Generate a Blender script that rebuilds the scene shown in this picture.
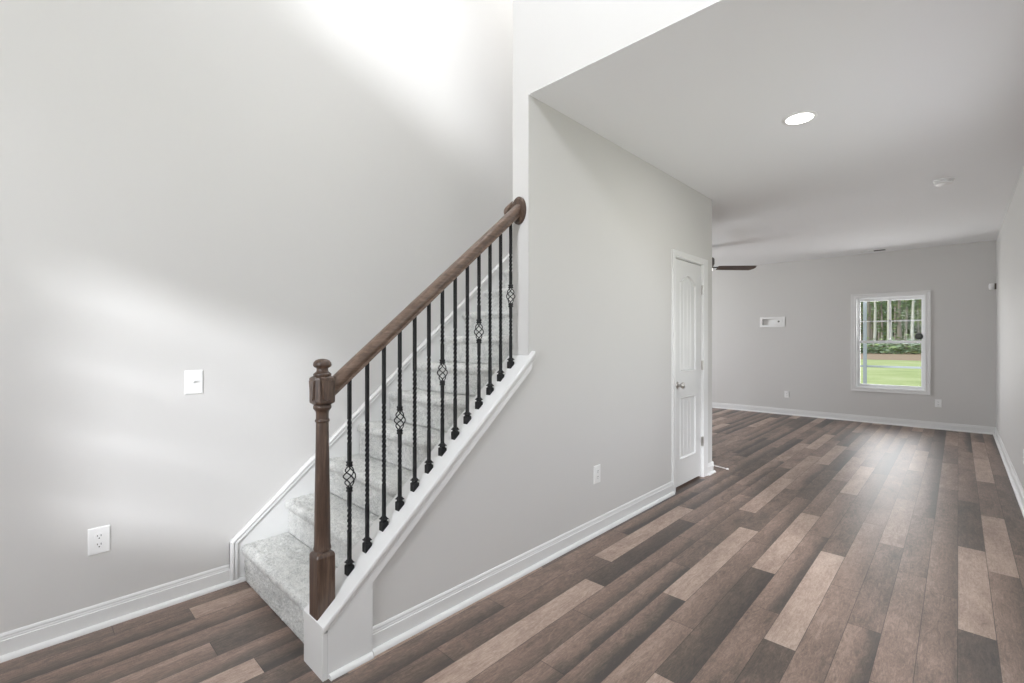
import bpy, bmesh, math, random
from mathutils import Vector, Matrix, noise

PI = math.pi
SC = bpy.context.scene
COL = SC.collection
for o in list(bpy.data.objects):
    bpy.data.objects.remove(o)

# ------------------------------------------------------------------ camera
cam_data = bpy.data.cameras.new('camera')
cam = bpy.data.objects.new('camera', cam_data)
COL.objects.link(cam)
cam.location = (0, 0, 1.313)
cam.rotation_euler = (PI / 2, 0, 0.7629)
cam_data.sensor_width = 36.0
cam_data.lens = 36.0 * 466.85 / 1024.0
cam_data.clip_start = 0.02
cam_data.clip_end = 300
SC.camera = cam

# ------------------------------------------------------------------ world, sun, lights, exposure
SC.view_settings.view_transform = 'Standard'
SC.view_settings.look = 'None'
SC.view_settings.gamma = 1.0
SC.view_settings.use_curve_mapping = False
SC.view_settings.exposure = 0.11
SC.cycles.use_denoising = True
SC.cycles.max_bounces = 10
SC.cycles.diffuse_bounces = 6
SC.cycles.sample_clamp_indirect = 6.0
SC.cycles.caustics_reflective = False
SC.cycles.caustics_refractive = False

world = bpy.data.worlds.new('world')
SC.world = world
world.use_nodes = True
bg = world.node_tree.nodes['Background']
bg.inputs[0].default_value = (0.80, 0.90, 1.0, 1)
bg.inputs[1].default_value = 1.15


XR0 = 0.385
DAY = (0.965, 0.99, 1.045)


def lamp(name, kind, loc, direction, energy, color=(1, 1, 1), size=1.0, size_y=None, angle=None, spread=None):
    d = bpy.data.lights.new(name, kind)
    d.energy = energy
    d.color = color
    if kind == 'AREA':
        d.shape = 'RECTANGLE' if size_y else 'DISK'
        d.size = size
        if size_y:
            d.size_y = size_y
        if spread:
            d.spread = spread
    if kind == 'SUN':
        d.angle = angle or 0.01
    o = bpy.data.objects.new(name, d)
    COL.objects.link(o)
    o.location = loc
    o.rotation_euler = Vector(direction).to_track_quat('-Z', 'Z').to_euler()
    return o


# sun over the back garden, from the left of the house
lamp('sun', 'SUN', (-20, 0, 20), (0.62, 0.30, -0.72), 1.9, (1.0, 0.96, 0.90), angle=0.03)
# daylight at the front windows (behind the camera)
lamp('daylight_front_low', 'AREA', (-0.91, -1.62, 1.78), (0, 1, 0), 50, DAY, 1.0, 1.17)
lamp('daylight_front_high', 'AREA', (-0.10, -1.62, 4.72), (0, 1, 0), 78, DAY, 1.2, 1.15, spread=2.1)
# bright hazy sky beyond the front windows, throws the soft patches on the stair wall
lamp('low_hazy_sun', 'AREA', (23.5, -31.7, 13.7), (-0.8, 1.0, -0.35), 16800, DAY, 4.1)
# daylight at the far window; foyer-side, hall and far-room lamps are added fill
lamp('foyer_side_fill', 'AREA', (1.97, -0.15, 1.6), (-1, 0, 0), 4.5, DAY, 1.9, 1.7)
lamp('daylight_far_window', 'AREA', (-0.79, 9.80, 1.29), (0, -1, -0.12), 25, (1.0, 0.945, 0.965), 0.80, 1.40)
lamp('far_room_fill', 'AREA', (-5.85, 7.1, 1.5), (1, 0, 0), 92, DAY, 2.6, 1.5)
lamp('hall_side_fill', 'AREA', (XR0 + 0.10, 3.5, 1.25), (-1, 0, 0), 21, DAY, 2.2, 1.5)
lamp('landing_fill', 'AREA', (-2.15, 3.7, 5.56), (0, 0, -1), 37, (1, 1, 1), 0.30)  # unseen lamp added to brighten the left wall above the stairs
# downlight in the high foyer ceiling, and the recessed can of the hall
lamp('foyer_ceiling_light', 'AREA', (-1.10, 1.78, 5.56), (0, 0, -1), 16, (1, 1, 1), 0.30)
lamp('ceiling_can_light', 'AREA', (-0.733, 3.425, 2.715), (0, 0, -1), 7.0, (1, 0.98, 0.96), 0.13)

# ------------------------------------------------------------------ geometry constants
XS = -1.792      # stair wall face toward the hall
XSI = -1.918     # stair wall face toward the stairs
XL = -2.86       # left wall face
XR = 0.385       # right wall of the hall
YF = 9.465       # far wall face
YH = 2.012       # header / wall end plane
YC = 4.79        # end of the stair wall
H = 2.74         # low ceiling
H2 = 5.6         # tall foyer ceiling
YB = -1.60       # front wall (behind the camera)
XFR = 1.95       # foyer right wall
XGL = -5.9       # left wall of the far room


def cap_z(y):
    return 0.212 + 0.842 * (y - 0.798)


def rail_z(y):
    return 1.600 + 0.853 * (y - 1.43)


# ------------------------------------------------------------------ materials
def srgb(r, g, b):
    def c(v):
        v /= 255.0
        return v / 12.92 if v <= 0.04045 else ((v + 0.055) / 1.055) ** 2.4
    return (c(r), c(g), c(b), 1)


class NT:
    """small helper for node trees"""
    def __init__(self, name):
        self.m = bpy.data.materials.new(name)
        self.m.use_nodes = True
        self.t = self.m.node_tree
        self.bsdf = self.t.nodes['Principled BSDF']

    def n(self, kind, **kw):
        nd = self.t.nodes.new(kind)
        for k, v in kw.items():
            if k.startswith('i_'):
                key = k[2:]
                nd.inputs[int(key) if key.isdigit() else key].default_value = v
            else:
                setattr(nd, k, v)
        return nd

    def l(self, a, b):
        self.t.links.new(a, b)

    def math(self, op, a, b=None, clamp=False):
        nd = self.t.nodes.new('ShaderNodeMath')
        nd.operation = op
        nd.use_clamp = clamp
        for i, v in enumerate((a, b)):
            if v is None:
                continue
            if isinstance(v, (int, float)):
                nd.inputs[i].default_value = v
            else:
                self.l(v, nd.inputs[i])
        return nd.outputs[0]

    def ramp(self, fac, stops):
        nd = self.t.nodes.new('ShaderNodeValToRGB')
        cr = nd.color_ramp
        while len(cr.elements) < len(stops):
            cr.elements.new(0.5)
        for e, (p, c) in zip(cr.elements, stops):
            e.position = p
            e.color = c
        self.l(fac, nd.inputs[0])
        return nd.outputs[0]

    def mix(self, fac, a, b, blend='MIX'):
        nd = self.t.nodes.new('ShaderNodeMix')
        nd.data_type = 'RGBA'
        nd.blend_type = blend
        for key, v in ((0, fac), (6, a), (7, b)):
            if isinstance(v, (int, float, tuple)):
                nd.inputs[key].default_value = v
            else:
                self.l(v, nd.inputs[key])
        return nd.outputs[2]

    def noise(self, vec, scale, detail=2.0, rough=0.5, dist=0.0):
        nd = self.t.nodes.new('ShaderNodeTexNoise')
        nd.inputs['Scale'].default_value = scale
        nd.inputs['Detail'].default_value = detail
        nd.inputs['Roughness'].default_value = rough
        nd.inputs['Distortion'].default_value = dist
        if vec is not None:
            self.l(vec, nd.inputs['Vector'])
        return nd.outputs['Fac']

    def bump(self, height, strength, distance):
        nd = self.t.nodes.new('ShaderNodeBump')
        nd.inputs['Strength'].default_value = strength
        nd.inputs['Distance'].default_value = distance
        self.l(height, nd.inputs['Height'])
        self.l(nd.outputs[0], self.bsdf.inputs['Normal'])

    def mapping(self, vec, scale=(1, 1, 1), loc=(0, 0, 0), rot=(0, 0, 0)):
        nd = self.t.nodes.new('ShaderNodeMapping')
        nd.inputs['Scale'].default_value = scale
        nd.inputs['Location'].default_value = loc
        nd.inputs['Rotation'].default_value = rot
        self.l(vec, nd.inputs['Vector'])
        return nd.outputs[0]

    def obj(self):
        return self.n('ShaderNodeTexCoord').outputs['Object']


def simple(name, color, rough=0.5, metal=0.0, var=0.04, scale=6.0, bump=0.0, bscale=200.0, coat=0.0, spec=None):
    k = NT(name)
    v = k.obj()
    f = k.noise(v, scale, 3.0)
    dark = tuple(c * (1 - var) for c in color[:3]) + (1,)
    lite = tuple(min(1, c * (1 + var)) for c in color[:3]) + (1,)
    k.l(k.mix(f, dark, lite), k.bsdf.inputs['Base Color'])
    k.bsdf.inputs['Roughness'].default_value = rough
    k.bsdf.inputs['Metallic'].default_value = metal
    k.bsdf.inputs['Coat Weight'].default_value = coat
    if spec is not None:
        k.bsdf.inputs['Specular IOR Level'].default_value = spec
    if bump:
        k.bump(k.noise(v, bscale, 2.0), bump, 0.002)
    return k.m


M = {}
M['wall'] = simple('wall_paint', (0.63, 0.62, 0.603, 1), 0.62, var=0.012, scale=1.2, bump=0.05, bscale=260, spec=0.3)
M['ceil'] = simple('ceiling_paint', (0.91, 0.92, 0.93, 1), 0.8, var=0.01, scale=1.2, bump=0.05, bscale=260, spec=0.2)
M['header'] = M['wall']
M['trim'] = simple('white_semigloss_trim', (0.74, 0.74, 0.73, 1), 0.34, var=0.008, scale=3)
M['door'] = simple('white_door_paint', (0.72, 0.72, 0.71, 1), 0.38, var=0.01, scale=3)
M['plastic'] = simple('white_plastic', (0.84, 0.84, 0.83, 1), 0.35, var=0.01)
M['slot'] = simple('dark_slot', (0.03, 0.03, 0.03, 1), 0.7)
M['iron'] = simple('black_wrought_iron', (0.010, 0.010, 0.011, 1), 0.5, metal=0.0, var=0.3, scale=40, bump=0.15, bscale=300, spec=0.25)
M['nickel'] = simple('satin_nickel', (0.55, 0.53, 0.50, 1), 0.28, metal=1.0, var=0.03)
M['dark_metal'] = simple('dark_bronze_metal', (0.09, 0.075, 0.065, 1), 0.4, metal=0.6)
M['vinyl'] = simple('white_vinyl', (0.80, 0.81, 0.81, 1), 0.4, var=0.01)
M['disc'] = simple('dark_rubber', (0.03, 0.032, 0.03, 1), 0.55)
M['disc2'] = simple('grey_rubber', (0.14, 0.15, 0.13, 1), 0.6)
M['porch'] = simple('grey_painted_porch_timber', (0.44, 0.46, 0.50, 1), 0.6)
M['concrete'] = simple('concrete', (0.42, 0.41, 0.39, 1), 0.9, var=0.1)
M['blade'] = None


def wood_mat(name, c1, c2, c3, axis='Z', rough=0.38):
    k = NT(name)
    v = k.obj()
    sc = {'Z': (1, 1, 0.07), 'Y': (1, 0.07, 1), 'X': (0.07, 1, 1)}[axis]
    mv = k.mapping(v, sc)
    a = k.noise(mv, 55, 4.0, 0.6, 0.4)
    b = k.noise(mv, 260, 3.0, 0.6)
    f = k.math('ADD', k.math('MULTIPLY', a, 0.7), k.math('MULTIPLY', b, 0.3))
    col = k.ramp(f, [(0.30, c1), (0.5, c2), (0.70, c3)])
    k.l(col, k.bsdf.inputs['Base Color'])
    k.bsdf.inputs['Roughness'].default_value = rough
    k.bsdf.inputs['Coat Weight'].default_value = 0.15
    k.bsdf.inputs['Coat Roughness'].default_value = 0.25
    k.bump(b, 0.12, 0.001)
    return k.m


W1, W2, W3 = srgb(50, 37, 29), srgb(79, 61, 50), srgb(110, 90, 76)
M['wood'] = wood_mat('stained_wood_upright', W1, W2, W3, 'Z')
M['rail'] = wood_mat('stained_wood_rail', srgb(66, 50, 41), srgb(100, 80, 67), srgb(130, 108, 93), 'Y')
M['blade'] = wood_mat('dark_wood_blade', srgb(50, 34, 24), srgb(78, 56, 40), srgb(98, 74, 54), 'X')


def carpet_mat():
    k = NT('grey_carpet')
    v = k.obj()
    a = k.noise(v, 420, 3.0, 0.7)
    b = k.noise(v, 16, 3.0, 0.6)
    c = k.noise(v, 110, 3.0, 0.7)
    f = k.math('ADD', k.math('ADD', k.math('MULTIPLY', a, 0.55), k.math('MULTIPLY', b, 0.2)), k.math('MULTIPLY', c, 0.25))
    col = k.ramp(f, [(0.37, srgb(126, 126, 123)), (0.46, srgb(204, 205, 202)), (0.56, srgb(240, 240, 236))])
    k.l(col, k.bsdf.inputs['Base Color'])
    k.bsdf.inputs['Roughness'].default_value = 0.95
    k.bsdf.inputs['Specular IOR Level'].default_value = 0.1
    k.bsdf.inputs['Sheen Weight'].default_value = 0.25
    h = k.math('ADD', a, k.math('MULTIPLY', c, 1.2))
    k.bump(h, 0.8, 0.006)
    return k.m


M['carpet'] = carpet_mat()


def floor_mat():
    k = NT('vinyl_plank_floor')
    uv = k.n('ShaderNodeUVMap').outputs[0]
    sep = k.n('ShaderNodeSeparateXYZ')
    k.l(uv, sep.inputs[0])
    u, vv = sep.outputs[0], sep.outputs[1]
    tone = k.n('ShaderNodeAttribute', attribute_name='tone').outputs['Fac']
    seed = k.n('ShaderNodeAttribute', attribute_name='seed').outputs['Fac']
    side = k.n('ShaderNodeAttribute', attribute_name='smoke').outputs['Fac']
    comb = k.n('ShaderNodeCombineXYZ')
    k.l(u, comb.inputs[0])
    k.l(vv, comb.inputs[1])
    k.l(k.math('MULTIPLY', seed, 53.0), comb.inputs[2])
    pv = comb.outputs[0]
    # grain
    g1 = k.noise(k.mapping(pv, (1, 0.05, 1)), 120, 5.0, 0.7, 0.8)
    g2 = k.noise(k.mapping(pv, (1, 0.16, 1)), 330, 4.0, 0.7, 0.4)
    cloud = k.noise(k.mapping(pv, (1, 0.30, 1)), 9.0, 3.0, 0.55, 0.3)
    rough_ = k.noise(k.mapping(pv, (1, 0.35, 1)), 26.0, 6.0, 0.8, 0.6)
    # saw marks across the plank
    saw = k.noise(k.mapping(pv, (0.16, 1, 1)), 300, 3.0, 0.7)
    # curly figure
    fig = k.noise(k.mapping(pv, (1, 0.22, 1)), 34, 4.0, 0.7, 2.5)
    # smoky edge: a printed darker band along one side of the plank
    across = k.math('DIVIDE', u, 0.1242)
    edge = k.math('ABSOLUTE', k.math('SUBTRACT', across, k.math('MULTIPLY', k.math('SIGN', side), 0.5)))
    edge = k.math('SUBTRACT', edge, 0.0)
    s1 = k.math('ADD', across, k.math('MULTIPLY', k.math('SUBTRACT', k.math('ADD', k.math('MULTIPLY', cloud, 0.5), k.math('ADD', k.math('MULTIPLY', saw, 0.15), k.math('MULTIPLY', rough_, 0.35))), 0.5), 3.0))
    smo = k.n('ShaderNodeMapRange', interpolation_type='SMOOTHSTEP')
    smo.inputs[1].default_value = 0.25
    smo.inputs[2].default_value = 1.15
    k.l(s1, smo.inputs[0])
    smoke = k.math('MULTIPLY', smo.outputs[0], side)
    t = k.math('SUBTRACT', tone, k.math('MULTIPLY', smoke, 0.60))
    t = k.math('ADD', t, k.math('MULTIPLY', k.math('SUBTRACT', g1, 0.5), 0.30))
    t = k.math('ADD', t, k.math('MULTIPLY', k.math('SUBTRACT', cloud, 0.5), 0.55))
    t = k.math('ADD', t, k.math('MULTIPLY', k.math('SUBTRACT', g2, 0.5), 0.55))
    t = k.math('ADD', t, k.math('MULTIPLY', k.math('SUBTRACT', fig, 0.5), 0.62))
    t = k.math('ADD', t, k.math('MULTIPLY', k.math('SUBTRACT', rough_, 0.5), 0.45))
    t = k.math('ADD', t, k.math('MULTIPLY', k.math('SUBTRACT', saw, 0.5), 0.34), clamp=True)
    col = k.ramp(t, [(0.0, srgb(58, 51, 47)), (0.25, srgb(92, 79, 70)), (0.5, srgb(133, 111, 99)),
                     (0.75, srgb(168, 146, 132)), (1.0, srgb(194, 174, 160))])
    # cooler cast in the smoky zones
    col = k.mix(k.math('MULTIPLY', smoke, 0.30, True), col, srgb(84, 77, 74))
    seam_u = k.math('LESS_THAN', u, 0.0024)
    seam_v = k.math('LESS_THAN', vv, 0.0024)
    seam = k.math('MAXIMUM', seam_u, seam_v)
    col = k.mix(k.math('MULTIPLY', seam, 0.85), col, srgb(40, 33, 30))
    k.l(col, k.bsdf.inputs['Base Color'])
    r = k.math('ADD', 0.36, k.math('MULTIPLY', g2, 0.14))
    k.l(r, k.bsdf.inputs['Roughness'])
    k.bsdf.inputs['Specular IOR Level'].default_value = 0.8
    hgt = k.math('SUBTRACT', k.math('ADD', k.math('MULTIPLY', g2, 0.5), k.math('MULTIPLY', saw, 0.25)), k.math('MULTIPLY', seam, 1.0))
    k.bump(hgt, 0.18, 0.0015)
    return k.m


M['floor'] = floor_mat()


def glass_mat():
    k = NT('window_glass')
    t = k.t
    out = t.nodes['Material Output']
    tr = t.nodes.new('ShaderNodeBsdfTransparent')
    tr.inputs[0].default_value = (0.95, 0.97, 0.96, 1)
    gl = t.nodes.new('ShaderNodeBsdfGlossy')
    gl.inputs['Roughness'].default_value = 0.02
    fr = t.nodes.new('ShaderNodeFresnel')
    fr.inputs[0].default_value = 1.12
    mx = t.nodes.new('ShaderNodeMixShader')
    k.l(fr.outputs[0], mx.inputs[0])
    k.l(tr.outputs[0], mx.inputs[1])
    k.l(gl.outputs[0], mx.inputs[2])
    k.l(mx.outputs[0], out.inputs[0])
    return k.m


M['glass'] = glass_mat()


def emis(name, col, strength):
    k = NT(name)
    k.bsdf.inputs['Base Color'].default_value = (0.9, 0.9, 0.9, 1)
    k.bsdf.inputs['Emission Color'].default_value = col
    k.bsdf.inputs['Emission Strength'].default_value = strength
    return k.m


M['led'] = emis('lit_lens', (1.0, 0.97, 0.93, 1), 9.0)
M['bulb'] = emis('lit_fan_bowl', (1.0, 0.96, 0.9, 1), 1.6)


def grass_mat():
    k = NT('lawn_grass')
    v = k.obj()
    a = k.noise(v, 0.35, 4.0, 0.6)
    b = k.noise(v, 9.0, 4.0, 0.7)
    f = k.math('ADD', k.math('MULTIPLY', a, 0.6), k.math('MULTIPLY', b, 0.4))
    col = k.ramp(f, [(0.35, srgb(146, 158, 98)), (0.5, srgb(172, 180, 122)), (0.66, srgb(190, 188, 146))])
    k.l(col, k.bsdf.inputs['Base Color'])
    k.bsdf.inputs['Roughness'].default_value = 0.9
    k.bump(b, 0.8, 0.05)
    return k.m


M['grass'] = grass_mat()
M['straw'] = simple('brown_pine_straw', srgb(158, 134, 112), 0.95, var=0.25, scale=4)
M['bark'] = simple('brown_bark', srgb(158, 148, 138), 0.95, var=0.25, scale=8)
M['pale_bark'] = simple('pale_bark', srgb(205, 200, 190), 0.9, var=0.15, scale=8)
M['leaf'] = simple('green_leaves', srgb(156, 174, 122), 0.7, var=0.25, scale=0.9)
M['leaf_dark'] = simple('dark_leaves', srgb(142, 158, 128), 0.7, var=0.25, scale=0.9)
M['leaf_lite'] = simple('light_leaves', srgb(176, 190, 130), 0.7, var=0.4, scale=0.9)


# ------------------------------------------------------------------ object helpers
def link(name, bm, mat, parent=None, loc=None, smooth=False, bevel=0.0, auto=None):
    me = bpy.data.meshes.new(name)
    bmesh.ops.recalc_face_normals(bm, faces=bm.faces)
    if smooth:
        for f in bm.faces:
            f.smooth = True
    bm.to_mesh(me)
    bm.free()
    for m in (mat if isinstance(mat, (list, tuple)) else [mat]):
        me.materials.append(m)
    o = bpy.data.objects.new(name, me)
    COL.objects.link(o)
    if parent is not None:
        o.parent = parent
    if loc is not None:
        o.location = loc
    if auto is not None:
        me.set_sharp_from_angle(angle=auto)
    if bevel:
        md = o.modifiers.new('bevel', 'BEVEL')
        md.width = bevel
        md.segments = 2
        md.limit_method = 'ANGLE'
        md.angle_limit = math.radians(40)
        md.harden_normals = False
    return o


def tag(o, label=None, cat=None, group=None, kind=None):
    if label:
        o['label'] = label
    if cat:
        o['category'] = cat
    if group:
        o['group'] = group
    if kind:
        o['kind'] = kind
    return o


def empty(name, loc, label, cat, group=None, kind=None, rotz=0.0):
    o = bpy.data.objects.new(name, None)
    COL.objects.link(o)
    o.empty_display_size = 0.05
    o.location = loc
    o.rotation_euler = (0, 0, rotz)
    return tag(o, label, cat, group, kind)


def box(bm, x0, x1, y0, y1, z0, z1):
    vs = [bm.verts.new((x, y, z)) for x in (x0, x1) for y in (y0, y1) for z in (z0, z1)]
    for f in ((0, 1, 3, 2), (4, 6, 7, 5), (0, 4, 5, 1), (2, 3, 7, 6), (0, 2, 6, 4), (1, 5, 7, 3)):
        bm.faces.new([vs[i] for i in f])
    return vs


def prism(bm, pts, a0, a1, axis):
    """pts: closed 2D outline; extrude along axis from a0 to a1. axis X: pts=(y,z); Y: (x,z); Z: (x,y)"""
    def mk(p, a):
        return {'X': (a, p[0], p[1]), 'Y': (p[0], a, p[1]), 'Z': (p[0], p[1], a)}[axis]
    A = [bm.verts.new(mk(p, a0)) for p in pts]
    B = [bm.verts.new(mk(p, a1)) for p in pts]
    n = len(pts)
    bm.faces.new(A)
    bm.faces.new(B[::-1])
    for i in range(n):
        j = (i + 1) % n
        bm.faces.new((A[i], B[i], B[j], A[j]))


def sweep(bm, rings, closed_ring=True, caps=True):
    """rings: list of lists of points, loft between them"""
    R = [[bm.verts.new(p) for p in r] for r in rings]
    n = len(R[0])
    for a, b in zip(R, R[1:]):
        for i in range(n if closed_ring else n - 1):
            j = (i + 1) % n
            bm.faces.new((a[i], a[j], b[j], b[i]))
    if caps:
        bm.faces.new(R[0][::-1])
        bm.faces.new(R[-1])


def lathe(bm, prof, seg=32, center=(0, 0, 0), axis='Z', sx=1.0, sy=1.0):
    """prof: list of (r, h)"""
    rings = []
    for r, h in prof:
        ring = []
        for i in range(seg):
            a = 2 * PI * i / seg
            x, y = r * math.cos(a) * sx, r * math.sin(a) * sy
            p = {'Z': (x, y, h), 'Y': (x, h, y), 'X': (h, x, y)}[axis]
            ring.append((p[0] + center[0], p[1] + center[1], p[2] + center[2]))
        rings.append(ring)
    sweep(bm, rings)


def tube(bm, pts, radii, seg=8):
    pts = [Vector(p) for p in pts]
    if isinstance(radii, (int, float)):
        radii = [radii] * len(pts)
    rings = []
    up = Vector((0.13, 0.31, 0.94))
    for i, p in enumerate(pts):
        t = (pts[min(i + 1, len(pts) - 1)] - pts[max(i - 1, 0)]).normalized()
        a = t.cross(up)
        if a.length < 0.05:
            a = t.cross(Vector((1, 0, 0)))
        a.normalize()
        b = t.cross(a)
        rings.append([tuple(p + radii[i] * (math.cos(2 * PI * k / seg) * a + math.sin(2 * PI * k / seg) * b)) for k in range(seg)])
    sweep(bm, rings)


def panel_with_holes(bm, a0, a1, b0, b1, holes, t0, t1, axis):
    """wall slab with rectangular holes; axis is the thickness axis. (a,b) = in-plane coordinates."""
    As = sorted({a0, a1, *[h[0] for h in holes], *[h[1] for h in holes]})
    Bs = sorted({b0, b1, *[h[2] for h in holes], *[h[3] for h in holes]})
    As = [a for a in As if a0 <= a <= a1]
    Bs = [b for b in Bs if b0 <= b <= b1]

    def solid(i, j):
        if i < 0 or j < 0 or i >= len(As) - 1 or j >= len(Bs) - 1:
            return False
        ca, cb = (As[i] + As[i + 1]) / 2, (Bs[j] + Bs[j + 1]) / 2
        return not any(h[0] < ca < h[1] and h[2] < cb < h[3] for h in holes)
    cache = {}

    def V(a, b, t):
        key = (round(a, 5), round(b, 5), round(t, 5))
        if key not in cache:
            cache[key] = bm.verts.new({'X': (t, a, b), 'Y': (a, t, b), 'Z': (a, b, t)}[axis])
        return cache[key]
    for i in range(len(As) - 1):
        for j in range(len(Bs) - 1):
            if not solid(i, j):
                continue
            aa, ab, ba, bb = As[i], As[i + 1], Bs[j], Bs[j + 1]
            for t in (t0, t1):
                bm.faces.new((V(aa, ba, t), V(ab, ba, t), V(ab, bb, t), V(aa, bb, t)))
            if not solid(i - 1, j):
                bm.faces.new((V(aa, ba, t0), V(aa, bb, t0), V(aa, bb, t1), V(aa, ba, t1)))
            if not solid(i + 1, j):
                bm.faces.new((V(ab, ba, t0), V(ab, bb, t0), V(ab, bb, t1), V(ab, ba, t1)))
            if not solid(i, j - 1):
                bm.faces.new((V(aa, ba, t0), V(ab, ba, t0), V(ab, ba, t1), V(aa, ba, t1)))
            if not solid(i, j + 1):
                bm.faces.new((V(aa, bb, t0), V(ab, bb, t0), V(ab, bb, t1), V(aa, bb, t1)))


def struct(name, bm, mat, label, cat, **kw):
    return tag(link(name, bm, mat, **kw), label, cat, kind='structure')


# ------------------------------------------------------------------ room shell
# floor: every plank a face, tone per plank
PW, PL = 0.1242, 1.197
X0 = -0.003
rnd = random.Random(7)
# joints seen in the floor: row, y of the joint, tone and smokiness of the plank before and after it
JOINTS = [(-14, 1.64, 0.42, 0.6, 0.45, 0.1),
          (-13, 1.22, 0.38, 0.6, 0.42, 0.3),
          (-12, 2.15, 0.72, 0.0, 0.2, 0.3),
          (-11, 1.86, 0.45, 0.3, 0.5, 0.6),
          (-10, 1.47, 0.5, 0.6, 0.55, 1.0),
          (-9, 2.31, 0.42, 1.0, 0.72, 0.0),
          (-8, 2.11, 0.55, 0.2, 0.5, 0.3),
          (-7, 1.73, 0.72, 0.0, 0.24, 0.4),
          (-7, 2.93, 0.24, 0.4, 0.72, 0.0),
          (-5, 2.26, 0.2, 0.0, 0.8, 0.0),
          (-4, 3.02, 0.5, 0.2, 0.55, 0.3),
          (-3, 2.66, 0.54, 0.9, 0.38, 0.1),
          (-2, 3.46, 0.5, 0.1, 0.42, 0.1),
          (-1, 3.29, 0.42, 0.1, 0.5, 0.4),
          (0, 2.95, 0.2, 0.2, 0.72, 0.0),
          (1, 3.81, 0.5, 0.4, 0.72, 0.0),
          (-13, 3.61, 0.72, 0.0, 0.4, 0.6),
          (-12, 3.35, 0.25, 0.2, 0.45, 0.2),
          (-11, 3.06, 0.5, 0.6, 0.5, 0.4),
          (-10, 2.68, 0.55, 1.0, 0.36, 0.1),
          (-10, 3.89, 0.36, 0.1, 0.7, 0.0),
          (-9, 3.51, 0.72, 0.0, 0.34, 0.1),
          (-8, 3.32, 0.5, 0.3, 0.5, 0.5),
          (-7, 4.12, 0.76, 0.0, 0.45, 0.2),
          (-6, 3.71, 0.54, 0.8, 0.48, 0.2),
          (-5, 3.46, 0.8, 0.0, 0.38, 0.2),
          (-8, 4.53, 0.52, 0.3, 0.26, 0.2),
          (-7, 5.33, 0.42, 0.2, 0.6, 0.1),
          (-1, 4.47, 0.5, 0.4, 0.45, 0.2),
          (0, 4.16, 0.72, 0.0, 0.24, 0.1),
          (1, 4.99, 0.65, 0.0, 0.4, 0.1),
          (0, 5.35, 0.24, 0.1, 0.45, 0.2),
          (-1, 6.9, 0.55, 0.1, 0.4, 0.1),
          (-1, 5.71, 0.45, 0.2, 0.55, 0.1),
          (-3, 3.9, 0.45, 0.1, 0.6, 0.1),
          (-23, 0.28, 0.4, 0.2, 0.42, 0.1),
          (-22, 0.56, 0.4, 0.6, 0.68, 0.1),
          (-19, 0.56, 0.5, 0.4, 0.2, 0.1),
          (-17, 0.66, 0.72, 0.0, 0.35, 0.8)]
PLANK_ROWS = {}
for _r, _y, _t0, _s0, _t1, _s1 in JOINTS:
    d = PLANK_ROWS.setdefault(_r, {'y0': _y, 't': {}})
    k_ = round((_y - d['y0']) / PL)
    d['t'].setdefault(k_ - 1, (_t0, _s0))
    d['t'].setdefault(k_, (_t1, _s1))


for _r, _y, _t, _s in ((-18, 0.90, 0.48, 0.6), (-20, 0.89, 0.42, 0.35), (-21, 0.88, 0.46, 0.6), (-16, 1.0, 0.32, 0.4)):
    PLANK_ROWS[_r] = {'y0': _y, 't': {-1: (_t, _s)}}


def build_floor():
    bm = bmesh.new()
    uvl = bm.loops.layers.uv.new('UVMap')
    tone_l = bm.faces.layers.float.new('tone')
    seed_l = bm.faces.layers.float.new('seed')
    smoke_l = bm.faces.layers.float.new('smoke')
    xmin, xmax, ymin, ymax = -6.0, 2.05, -2.55, 9.6
    r0, r1 = math.floor((xmin - X0) / PW), math.ceil((xmax - X0) / PW)
    for row in range(r0, r1):
        off = PLANK_ROWS.get(row, {}).get('y0', rnd.random() * PL)
        tones = PLANK_ROWS.get(row, {}).get('t', {})
        k0 = math.floor((ymin - off) / PL)
        k1 = math.ceil((ymax - off) / PL)
        xa, xb = X0 + row * PW, X0 + (row + 1) * PW
        for k in range(k0, k1):
            ya, yb = off + k * PL, off + (k + 1) * PL
            tone = min(0.92, max(0.08, rnd.choice([0.24, 0.36, 0.42, 0.46, 0.5, 0.5, 0.56, 0.72]) + rnd.uniform(-0.06, 0.06)))
            smoke = rnd.choice([0, 0, 0.35, 0.55, 0.8, 1.0])
            if tone > 0.66:
                smoke *= 0.15
            if k in tones:
                tone, smoke = tones[k]
            ca, cb = max(xa, xmin), min(xb, xmax)
            da, db = max(ya, ymin), min(yb, ymax)
            if cb - ca < 1e-4 or db - da < 1e-4:
                continue
            vs = [bm.verts.new(p) for p in ((ca, da, 0), (cb, da, 0), (cb, db, 0), (ca, db, 0))]
            f = bm.faces.new(vs)
            flip = rnd.random() < 0.5
            f[tone_l], f[seed_l], f[smoke_l] = tone, rnd.random(), smoke
            for lp in f.loops:
                lp[uvl].uv = (lp.vert.co.x - xa, lp.vert.co.y - ya)
    bmesh.ops.remove_doubles(bm, verts=bm.verts, dist=1e-5)
    return struct('floor', bm, M['floor'], 'brown and grey wood-look plank floor running down the hall', 'floor')


build_floor()

# left wall (stairwell side, two storeys)
bm = bmesh.new()
box(bm, XL - 0.12, XL, YB - 0.12, 6.0, 0, H2)
struct('wall_left', bm, M['wall'], 'tall pale grey wall beside the stairs with a light switch', 'wall')

# stair wall with closet door opening, solid from the wall end back
DY0, DY1, DZ = 3.930, 4.560, 2.058
bm = bmesh.new()
panel_with_holes(bm, YH, YC, 0, H2, [(DY0, DY1, 0, DZ)], XSI, XS, 'X')
struct('wall_stair', bm, M['wall'], 'pale grey wall beside the hall holding the narrow closet door', 'wall')
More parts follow.
